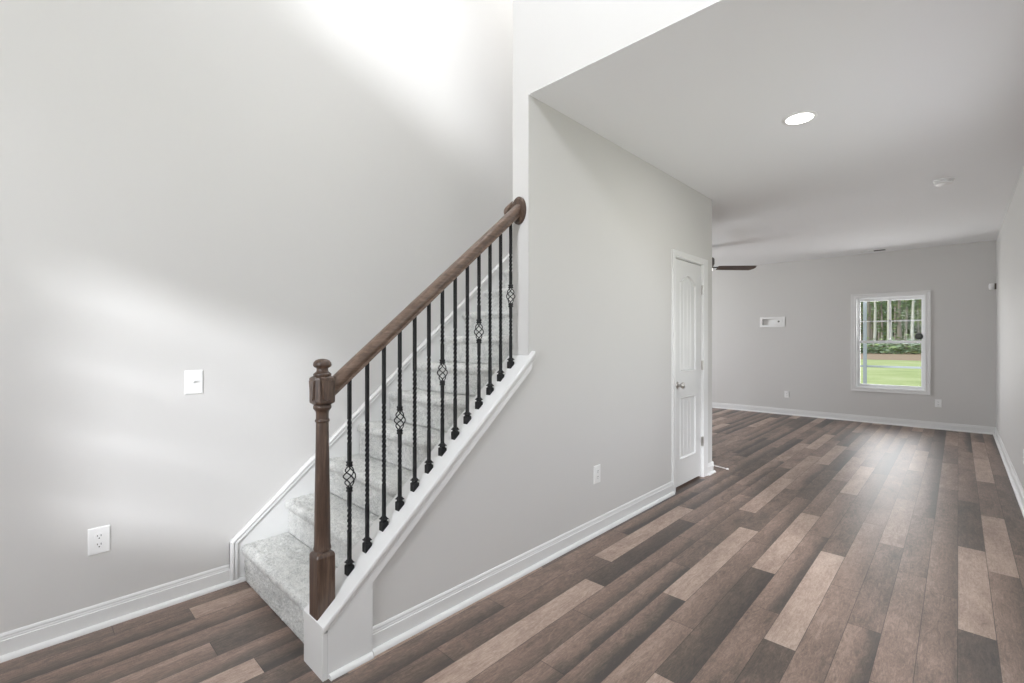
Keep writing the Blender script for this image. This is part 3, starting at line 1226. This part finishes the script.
# spring door stop on the corner baseboard
ds = empty('door_stop', (XS + 0.013, 4.775, 0.072), 'thin white spring door stop on the baseboard at the wall corner', 'door stop')
bm = bmesh.new()
lathe(bm, [(0.001, 0), (0.011, 0), (0.011, 0.006), (0.007, 0.010), (0.001, 0.010)], 14, (0, 0, 0), 'X')
link('base', bm, M['plastic'], ds)
bm = bmesh.new()
pts = []
for i in range(200):
    t = i / 199
    a = t * 2 * PI * 16
    pts.append((0.010 + 0.125 * t, 0.0045 * math.cos(a), 0.0045 * math.sin(a) - 0.01 * t * t))
tube(bm, pts, 0.0013, 5)
link('spring', bm, M['plastic'], ds, smooth=True)
bm = bmesh.new()
lathe(bm, [(0.001, 0.133), (0.008, 0.133), (0.009, 0.140), (0.008, 0.150), (0.001, 0.152)], 14, (0, 0, -0.01), 'X')
link('tip', bm, M['plastic'], ds, smooth=True, auto=0.8)


# ------------------------------------------------------------------ wall plates
def plate(name, loc, rotz, w, h, label, cat, kind, group=None):
    """plate built facing +Y in local space (x across, z up), then turned"""
    e = empty(name, loc, label, cat, group, rotz=rotz)
    bm = bmesh.new()
    rings = []
    for ins, d in ((0.0, 0.0), (0.0, 0.003), (0.002, 0.0055), (0.006, 0.0065)):
        a, b = w / 2 - ins, h / 2 - ins
        rings.append([(-a, d, -b), (a, d, -b), (a, d, b), (-a, d, b)])
    sweep(bm, rings)
    link('cover_plate', bm, M['plastic'], e)
    if kind == 'outlet':
        for s in (1, -1):
            bm = bmesh.new()
            zc = s * 0.0195
            ol = []
            for i in range(24):
                a = 2 * PI * i / 24
                ol.append((0.0165 * math.cos(a), max(-0.0145, min(0.0145, 0.0175 * math.sin(a))) + zc))
            A = [bm.verts.new((x, 0.006, z)) for x, z in ol]
            B = [bm.verts.new((x * 0.97, 0.0085, (z - zc) * 0.97 + zc)) for x, z in ol]
            bm.faces.new(B)
            for i in range(24):
                bm.faces.new((A[i], A[(i + 1) % 24], B[(i + 1) % 24], B[i]))
            r = link('receptacle', bm, M['plastic'], e)
            bm = bmesh.new()
            box(bm, -0.0075, -0.0050, 0.0078, 0.0090, zc + 0.000, zc + 0.0085)
            box(bm, 0.0050, 0.0075, 0.0078, 0.0090, zc + 0.001, zc + 0.0080)
            lathe(bm, [(0.001, 0.0078), (0.0028, 0.0078), (0.0028, 0.0090), (0.001, 0.0090)], 10, (0, 0, zc - 0.0075), 'Y')
            link('slots', bm, M['slot'], r)
    else:
        bm = bmesh.new()
        box(bm, -0.0055, 0.0055, 0.006, 0.0080, -0.012, 0.012)
        link('toggle_frame', bm, M['plastic'], e)
        bm = bmesh.new()
        rings = []
        for d, z, hh, ww in ((0.006, 0.000, 0.0055, 0.0042), (0.013, 0.004, 0.0045, 0.0040), (0.022, 0.0085, 0.0032, 0.0036)):
            rings.append([(-ww, d, z - hh), (ww, d, z - hh), (ww, d + 0.001, z + hh), (-ww, d + 0.001, z + hh)])
        sweep(bm, rings)
        link('toggle', bm, M['plastic'], e)
        for s in (1, -1):
            bm = bmesh.new()
            lathe(bm, [(0.0005, 0.006), (0.0030, 0.006), (0.0026, 0.0075), (0.0005, 0.0078)], 10, (0, 0, s * 0.0302), 'Y')
            link('screw', bm, M['plastic'], e)
    return e


RX = -PI / 2    # face +X
plate('light_switch', (XL, 0.608, 1.103), RX, 0.080, 0.122, 'white toggle light switch on the tall left wall above the stairs foot', 'light switch', 'switch')
plate('wall_outlet', (XL, 0.240, 0.398), RX, 0.078, 0.122, 'white duplex outlet low on the tall left wall', 'outlet', 'outlet')
plate('wall_outlet', (XS, 2.716, 0.404), RX, 0.078, 0.122, 'white duplex outlet on the stair wall between stairs and closet door', 'outlet', 'outlet')
plate('wall_outlet', (-2.225, YF, 0.365), PI, 0.074, 0.118, 'white outlet on the far wall below the recessed media box', 'outlet', 'outlet')
plate('wall_outlet', (-0.217, YF, 0.388), PI, 0.074, 0.118, 'white outlet on the far wall right of the window', 'outlet', 'outlet')
plate('wall_outlet', (XR, 5.545, 0.385), PI / 2, 0.074, 0.118, 'white outlet low on the right wall at the edge of view', 'outlet', 'outlet')

# recessed media box on the far wall
mb = empty('media_box', (-2.459, YF, 1.668), 'white recessed cable box high on the far wall left of the window', 'wall box')
bm = bmesh.new()
panel_with_holes(bm, -0.207, 0.207, -0.092, 0.092, [(-0.168, 0.168, -0.056, 0.056)], -0.010, -0.0005, 'Y')
link('frame', bm, M['plastic'], mb, bevel=0.003)
bm = bmesh.new()
panel_with_holes(bm, -0.170, 0.170, -0.058, 0.058, [(-0.168, 0.168, -0.056, 0.056)], -0.0005, 0.060, 'Y')
box(bm, -0.170, 0.170, 0.056, 0.060, -0.058, 0.058)
link('recess', bm, M['plastic'], mb)
bm = bmesh.new()
box(bm, 0.040, 0.166, -0.004, 0.050, -0.054, 0.050)
bx = link('socket_panel', bm, M['plastic'], mb, bevel=0.003)
bm = bmesh.new()
lathe(bm, [(0.001, -0.0045), (0.014, -0.0045), (0.016, -0.0055), (0.017, -0.0035), (0.001, -0.0035)], 20, (0.104, 0, 0.008), 'Y')
link('cable_hole', bm, M['disc2'], bx)

# motion sensor in the far corner
ms = empty('motion_sensor', (XR, 9.385, 2.085), 'small white motion sensor high in the far right corner', 'sensor')
bm = bmesh.new()
box(bm, -0.018, 0.0, -0.018, 0.018, -0.042, 0.042)
link('bracket', bm, M['dark_metal'], ms, bevel=0.003)
bm = bmesh.new()
lathe(bm, [(0.001, -0.046), (0.020, -0.045), (0.029, -0.036), (0.032, -0.010), (0.031, 0.022), (0.024, 0.040), (0.001, 0.044)], 20, (-0.047, 0, 0), 'Z', 0.95, 0.9)
link('body', bm, M['plastic'], ms, smooth=True)

# ------------------------------------------------------------------ ceiling items
rl = empty('recessed_light', (-0.733, 3.425, H), 'round lit recessed ceiling light over the hall', 'ceiling light')
bm = bmesh.new()
lathe(bm, [(0.076, 0.0), (0.098, 0.0), (0.097, -0.004), (0.090, -0.007), (0.078, -0.006), (0.076, -0.003)], 48)
link('trim_ring', bm, M['plastic'], rl, smooth=True, auto=0.8)
bm = bmesh.new()
lathe(bm, [(0.001, -0.001), (0.0765, -0.001), (0.0765, -0.003), (0.06, -0.0045), (0.001, -0.005)], 40)
link('lens', bm, M['led'], rl, smooth=True)

sd = empty('smoke_detector', (-0.093, 5.62, H), 'white round smoke detector on the hall ceiling', 'smoke detector')
bm = bmesh.new()
lathe(bm, [(0.001, 0), (0.072, 0), (0.073, -0.006), (0.070, -0.011), (0.001, -0.011)], 36)
link('mounting_plate', bm, M['plastic'], sd, smooth=True, auto=0.6)
bm = bmesh.new()
lathe(bm, [(0.001, -0.011), (0.062, -0.012), (0.063, -0.018), (0.056, -0.019), (0.056, -0.023), (0.063, -0.024), (0.062, -0.032), (0.052, -0.039), (0.02, -0.042), (0.001, -0.042)], 36)
link('cover', bm, M['plastic'], sd, smooth=True, auto=0.5)

cv = empty('ceiling_vent', (-0.955, 9.20, H), 'small white ceiling air vent just in front of the far wall', 'vent')
bm = bmesh.new()
panel_with_holes(bm, -0.17, 0.17, -0.075, 0.075, [(-0.14, 0.14, -0.05, 0.05)], -0.008, 0.0, 'Z')
link('frame', bm, M['plastic'], cv, bevel=0.002)
bm = bmesh.new()
box(bm, -0.14, 0.14, -0.05, 0.05, -0.002, -0.0005)
link('duct', bm, M['slot'], cv)  # flat near-black plate, coloured for the dark inside of the duct
bm = bmesh.new()
box(bm, 0.0, 0.14, -0.05, 0.05, -0.0095, -0.002)
link('slot_shade', bm, M['slot'], cv)  # dark box added so the right-hand slots read as shaded
for i in range(6):
    bm = bmesh.new()
    y = -0.042 + i * 0.0168
    s = 1 if i > 2 else -1
    prism(bm, [(y - 0.006, -0.0075 if s > 0 else -0.002), (y + 0.006, -0.002 if s > 0 else -0.0075), (y + 0.006, -0.001 if s > 0 else -0.0065), (y - 0.006, -0.0065 if s > 0 else -0.001)], -0.14, 0.0, 'X')
    link('louver', bm, M['plastic'], cv)

# ceiling fan
FX, FY, FZ = -2.757, 7.13, 2.425
fan = empty('ceiling_fan', (FX, FY, H), 'dark bronze ceiling fan with brown blades, mostly hidden behind the stair wall', 'ceiling fan')
bm = bmesh.new()
lathe(bm, [(0.001, 0), (0.07, 0), (0.068, -0.02), (0.045, -0.045), (0.02, -0.055), (0.001, -0.055)], 28)
link('canopy', bm, M['dark_metal'], fan, smooth=True, auto=0.7)
bm = bmesh.new()
lathe(bm, [(0.013, -0.05), (0.013, -0.17)], 12)
link('downrod', bm, M['dark_metal'], fan)
bm = bmesh.new()
lathe(bm, [(0.001, -0.15), (0.05, -0.155), (0.105, -0.17), (0.118, -0.19), (0.118, -0.265), (0.105, -0.29), (0.085, -0.325), (0.001, -0.33)], 32)
link('motor', bm, M['dark_metal'], fan, smooth=True, auto=0.6)
for i in range(3):
    a = math.radians(43.7 + 120 * i)
    bm = bmesh.new()
    w0, w1 = 0.055, 0.068
    out = [(0.17, -w0), (0.22, -w0 - 0.004), (0.69, -w1), (0.735, -w1 + 0.010), (0.742, -0.03), (0.735, 0.0), (0.715, 0.035), (0.69, w1 - 0.01), (0.67, w1), (0.22, w0 + 0.004), (0.17, w0)]
    rot = Matrix.Rotation(a, 4, 'Z') @ Matrix.Rotation(math.radians(-19), 4, 'X')
    A = [bm.verts.new(rot @ Vector((x, y, 0.004)) + Vector((0, 0, -0.315))) for x, y in out]
    B = [bm.verts.new(rot @ Vector((x, y, -0.004)) + Vector((0, 0, -0.315))) for x, y in out]
    bm.faces.new(A)
    bm.faces.new(B[::-1])
    for j in range(len(out)):
        jj = (j + 1) % len(out)
        bm.faces.new((A[j], B[j], B[jj], A[jj]))
    bl = link('blade', bm, M['blade'], fan)
    bm = bmesh.new()
    pts = [rot @ Vector((x, 0, 0.007)) + Vector((0, 0, -0.315)) for x in (0.08, 0.14, 0.20, 0.25)]
    tube(bm, pts, [0.012, 0.010, 0.014, 0.006], 8)
    link('blade_arm', bm, M['dark_metal'], bl, smooth=True)
bm = bmesh.new()
lathe(bm, [(0.085, -0.322), (0.095, -0.335), (0.092, -0.36), (0.07, -0.385), (0.03, -0.398), (0.001, -0.40)], 28)
link('light_bowl', bm, M['bulb'], fan, smooth=True)

# ------------------------------------------------------------------ far window
win = empty('window_1', (-0.792, YF, WZ0), 'white double-hung window in the far wall looking out on a lawn and trees', 'window', kind='structure')
wo = Vector((-0.792, YF, WZ0))
bm = bmesh.new()
# casing picture-framed, four mitred sides
ax0, ax1, az0, az1 = WX0 - wo.x, WX1 - wo.x, 0.0, WZ1 - WZ0
cw = 0.063
cp = [(0.0, 0.0), (0.0, 0.011), (0.007, 0.014), (0.014, 0.014), (0.020, 0.011), (0.046, 0.016), (0.056, 0.019), (cw, 0.016), (cw, 0.0)]
corners_in = [(ax0, az0), (ax1, az0), (ax1, az1), (ax0, az1)]
dirs = [(-1, -1), (1, -1), (1, 1), (-1, 1)]
ringsC = [[(c[0] + d[0] * w, -h, c[1] + d[1] * w) for w, h in cp] for c, d in zip(corners_in, dirs)]
Rv = [[bm.verts.new(p) for p in r] for r in ringsC]
for i in range(4):
    a, b = Rv[i], Rv[(i + 1) % 4]
    for j in range(len(cp)):
        k = (j + 1) % len(cp)
        bm.faces.new((a[j], a[k], b[k], b[j]))
link('casing', bm, M['trim'], win)
bm = bmesh.new()
# jamb lining and vinyl frame
panel_with_holes(bm, ax0, ax1, az0, az1, [(ax0 + 0.012, ax1 - 0.012, az0 + 0.012, az1 - 0.014)], 0.002, 0.155, 'Y')
panel_with_holes(bm, ax0 + 0.011, ax1 - 0.011, az0 + 0.011, az1 - 0.013, [(ax0 + 0.026, ax1 - 0.026, az0 + 0.026, az1 - 0.030)], 0.075, 0.150, 'Y')
link('frame', bm, M['vinyl'], win)
zm = 1.305 - WZ0     # meeting rail centre
gx0, gx1 = ax0 + 0.026, ax1 - 0.026


def sash(z0, z1, y0, y1, rb, rt, st, bars):
    bm = bmesh.new()
    panel_with_holes(bm, gx0, gx1, z0, z1, [(gx0 + st, gx1 - st, z0 + rb, z1 - rt)], y0, y1, 'Y')
    s = link('sash', bm, M['vinyl'], win, bevel=0.002)
    bm = bmesh.new()
    box(bm, gx0 + st, gx1 - st, (y0 + y1) / 2 - 0.002, (y0 + y1) / 2 + 0.002, z0 + rb, z1 - rt)
    link('pane', bm, M['glass'], s)
    if bars:
        xm, zmid = (gx0 + gx1) / 2, (z0 + rb + z1 - rt) / 2
        for nm, b in (('muntin', (xm - 0.011, xm + 0.011, z0 + rb, z1 - rt)), ('muntin', (gx0 + st, gx1 - st, zmid - 0.010, zmid + 0.010))):
            bm = bmesh.new()
            box(bm, b[0], b[1], (y0 + y1) / 2 - 0.008, (y0 + y1) / 2 - 0.0025, b[2], b[3])
            link(nm, bm, M['vinyl'], s)
    return s


sash(zm - 0.024, az1 - 0.030, 0.112, 0.140, 0.032, 0.026, 0.022, True)
sash(az0 + 0.026, zm + 0.022, 0.082, 0.110, 0.030, 0.034, 0.024, False)
bm = bmesh.new()
box(bm, -0.03, 0.03, 0.075, 0.085, zm + 0.018, zm + 0.030)
link('sash_lock', bm, M['vinyl'], win, bevel=0.002)

# small dark disc in the right corner of the upper sash
dk = empty('dark_disc', (-0.440, YF + 0.096, 1.392), 'small round dark disc at the right end of the upper window sash', 'disc')
bm = bmesh.new()
lathe(bm, [(0.001, 0.012), (0.040, 0.012), (0.046, 0.006), (0.050, -0.004), (0.048, -0.012), (0.030, -0.016), (0.001, -0.016)], 28, (0, 0, 0), 'Y')
link('rim', bm, M['disc'], dk, smooth=True, auto=0.7)
bm = bmesh.new()
lathe(bm, [(0.001, -0.016), (0.022, -0.016), (0.018, -0.022), (0.001, -0.023)], 20, (0, 0, 0), 'Y')
link('hub', bm, M['disc2'], dk, smooth=True, auto=0.7)

# ------------------------------------------------------------------ outside
GZ = -0.32
bm = bmesh.new()
box(bm, -70, 50, -60, 130, GZ - 0.3, GZ)
struct('ground', bm, M['grass'], 'green lawn outside the far window', 'lawn')
bm = bmesh.new()
n = 60
rows = []
rs = random.Random(3)
for i in range(n + 1):
    x = -70 + 120 * i / n
    y0 = 52 + 2.2 * noise.noise(Vector((x * 0.11, 0, 5))) + rs.uniform(-0.4, 0.4)
    rows.append([bm.verts.new((x, y0, GZ + 0.01)), bm.verts.new((x, y0 + 4, GZ + 0.12)), bm.verts.new((x, 128, GZ + 0.15))])
for a, b in zip(rows, rows[1:]):
    for j in range(2):
        bm.faces.new((a[j], b[j], b[j + 1], a[j + 1]))
struct('ground_straw', bm, M['straw'], 'brown leaf-covered ground along the edge of the woods', 'ground')

bm = bmesh.new()
box(bm, XGL, 1.2, YF + 0.162, 12.6, GZ, -0.06)
struct('floor_porch', bm, M['concrete'], 'concrete porch slab outside the far window', 'floor')
pf = empty('porch_frame', (-1.45, 12.5, -0.06), 'grey porch post and rail outside the far window', 'porch frame')
for px in (-4.4, -1.45, 1.1):
    bm = bmesh.new()
    box(bm, px + 1.45 - 0.030, px + 1.45 + 0.030, -0.03, 0.03, 0, 2.6)
    link('post', bm, M['porch'], pf, bevel=0.004)
for (xa, xb) in ((-4.4, -1.45), (-1.45, 1.1)):
    bm = bmesh.new()
    box(bm, xa + 1.45 + 0.030, xb + 1.45 - 0.030, -0.02, 0.02, 0.824, 0.864)
    link('rail', bm, M['porch'], pf, bevel=0.004)
bm = bmesh.new()
box(bm, -3.0, 2.6, -0.06, 0.06, 2.6, 2.8)
link('beam', bm, M['porch'], pf)


def leaf_mesh(seed, n, rx, ry, z0, z1, size, mats):
    r = random.Random(seed)
    bm = bmesh.new()
    for i in range(n):
        # clustered points
        t = r.random()
        a = r.uniform(0, 2 * PI)
        rad = math.sqrt(r.random())
        z = z0 + (z1 - z0) * t
        w = 0.35 + 0.65 * math.sin(PI * min(1, t * 0.9 + 0.08))
        c = Vector((rx * rad * w * math.cos(a), ry * rad * w * math.sin(a), z))
        c += Vector((noise.noise(c * 0.7), noise.noise(c * 0.7 + Vector((7, 1, 3))), noise.noise(c * 0.7 + Vector((2, 9, 4))))) * 0.45
        q = Matrix.Rotation(r.uniform(0, 2 * PI), 3, 'Z') @ Matrix.Rotation(r.uniform(-1.2, 1.2), 3, 'X')
        s = size * r.uniform(0.6, 1.4)
        vs = [bm.verts.new(c + q @ Vector(p)) for p in ((-s, 0, 0), (0, -0.45 * s, 0.05 * s), (s, 0, 0), (0, 0.45 * s, 0.05 * s))]
        f = bm.faces.new(vs)
        f.material_index = r.choice(range(len(mats)))
    me = bpy.data.meshes.new('crown')
    bm.to_mesh(me)
    bm.free()
    for m in mats:
        me.materials.append(m)
    return me


crowns = [leaf_mesh(11, 700, 0.8, 0.8, 2.5, 13, 0.24, [M['leaf'], M['leaf_dark'], M['leaf_dark']]),
          leaf_mesh(12, 600, 0.7, 0.7, 3.5, 12, 0.22, [M['leaf'], M['leaf_lite'], M['leaf_dark']]),
          leaf_mesh(13, 700, 0.8, 0.8, 2.0, 12, 0.24, [M['leaf_dark'], M['leaf_dark'], M['leaf']])]


def trunk_mesh(seed, r0, h):
    r = random.Random(seed)
    bm = bmesh.new()
    pts, rad = [], []
    bx_, by_ = r.uniform(-0.25, 0.25), r.uniform(-0.2, 0.2)
    for i in range(9):
        t = i / 8
        pts.append((bx_ * t * t + 0.06 * r.uniform(-1, 1), by_ * t * t, -0.05 + h * t))
        rad.append(r0 * (1.25 if i == 0 else 1) * (1 - 0.6 * t))
    tube(bm, pts, rad, 10)
    me = bpy.data.meshes.new('trunk')
    for f in bm.faces:
        f.smooth = True
    bm.to_mesh(me)
    bm.free()
    return me


# trees at the wood edge: (pixel-free) positions along the tree line
TREES = []
tr = random.Random(5)
base_u = [858, 869, 874.8, 882, 890, 900, 912.3, 923]
desc = ['leftmost dark-barked tree at the wood edge outside the window', 'dark-barked tree just left of the slim pale trunk outside the window',
        'slim pale-barked tree left of the window centre at the wood edge', 'dark-barked tree between the slim and the thick pale trunks outside the window',
        'thick pale-barked tree at the window centre at the wood edge', 'dark-barked tree right of the thick pale central trunk outside the window',
        'slim pale-barked tree above the dark disc side of the window', 'rightmost dark-barked tree at the wood edge outside the window']
fcam = 466.85
for i, u in enumerate(base_u):
    is_pale = i in (2, 4, 6)
    ty = 77.0 if is_pale else (80.5 if i in (1, 5) else 84.0)
    dist = ty / ((u - 512) / fcam * math.sin(0.7629) + math.cos(0.7629))
    lat = (u - 512) / fcam * dist
    ca, sa = math.cos(0.7629), math.sin(0.7629)
    x, y = lat * ca - dist * sa, lat * sa + dist * ca
    r0 = {2: 0.19, 4: 0.32, 6: 0.19}.get(i, tr.uniform(0.16, 0.28))
    e = empty('tree', (x, y, GZ + 0.1), desc[i], 'tree', 'trees at the wood edge')
    tm = trunk_mesh(40 + i, r0, 12)
    tm.materials.append(M['pale_bark'] if is_pale else M['bark'])
    t_o = bpy.data.objects.new('trunk', tm)
    COL.objects.link(t_o)
    t_o.parent = e
    c_o = bpy.data.objects.new('crown', crowns[i % 3])
    COL.objects.link(c_o)
    c_o.parent = e
    c_o.rotation_euler = (0, 0, tr.uniform(0, 6.28))
    c_o.location = (0, 0.3, 3.0 if is_pale else 0)
thin_desc = ['thin tree set back in the woods at the left edge of the window view', 'thin tree set back in the woods left of the slim pale trunk',
             'thin tree set back in the woods between the slim and thick pale trunks', 'thin tree set back in the woods right of the thick pale trunk',
             'thin tree set back in the woods left of the right pale trunk', 'thin tree set back in the woods at the right edge of the window view']
for i, u in enumerate((861.5, 871.5, 879, 895.5, 906, 918)):
    dist = (87.5 if i % 2 else 90.5) / ((u - 512) / fcam * sa + ca)
    lat = (u - 512) / fcam * dist
    x, y = lat * ca - dist * sa, lat * sa + dist * ca
    e = empty('tree', (x, y, GZ + 0.1), thin_desc[i], 'tree', 'thin trees set back in the woods')
    tm = trunk_mesh(70 + i, tr.uniform(0.13, 0.2), 13)
    tm.materials.append(M['bark'])
    t_o = bpy.data.objects.new('trunk', tm)
    COL.objects.link(t_o)
    t_o.parent = e
    c_o = bpy.data.objects.new('crown', crowns[i % 3])
    COL.objects.link(c_o)
    c_o.parent = e
    c_o.location = (0, 0.2, 4.0)
# deeper woods: a dense thicket behind the first trees
bm = bmesh.new()
r = random.Random(21)
for i in range(42000):
    x = r.uniform(-46, 30)
    y = r.uniform(94, 112)
    z = GZ + abs(r.gauss(0, 1)) * 5.0
    q = Matrix.Rotation(r.uniform(0, 6.28), 3, 'Z') @ Matrix.Rotation(r.uniform(-1.3, 1.3), 3, 'X')
    s = r.uniform(0.35, 0.75)
    c = Vector((x, y, z))
    vs = [bm.verts.new(c + q @ Vector(p)) for p in ((-s, 0, 0), (0, -0.5 * s, 0), (s, 0, 0), (0, 0.5 * s, 0))]
    f = bm.faces.new(vs)
    f.material_index = r.choice((0, 0, 1, 1, 2))
tk = link('woodland', bm, [M['leaf_dark'], M['leaf'], M['leaf_lite']])
tag(tk, 'dense green woodland behind the trees outside the window', 'woods', kind='stuff')
bm = bmesh.new()
for i in range(7000):
    x = r.uniform(-30, 20)
    y = r.uniform(71.5, 75.5)
    z = GZ + 0.2 + abs(r.gauss(0, 0.8))
    q = Matrix.Rotation(r.uniform(0, 6.28), 3, 'Z') @ Matrix.Rotation(r.uniform(-1.3, 1.3), 3, 'X')
    s = r.uniform(0.16, 0.4)
    c = Vector((x, y, z))
    vs = [bm.verts.new(c + q @ Vector(p)) for p in ((-s, 0, 0), (0, -0.4 * s, 0), (s, 0, 0), (0, 0.4 * s, 0))]
    f = bm.faces.new(vs)
    f.material_index = r.choice((0, 0, 1))
ug = link('undergrowth', bm, [M['leaf_dark'], M['leaf']])
tag(ug, 'low green undergrowth along the foot of the trees', 'undergrowth', kind='stuff')
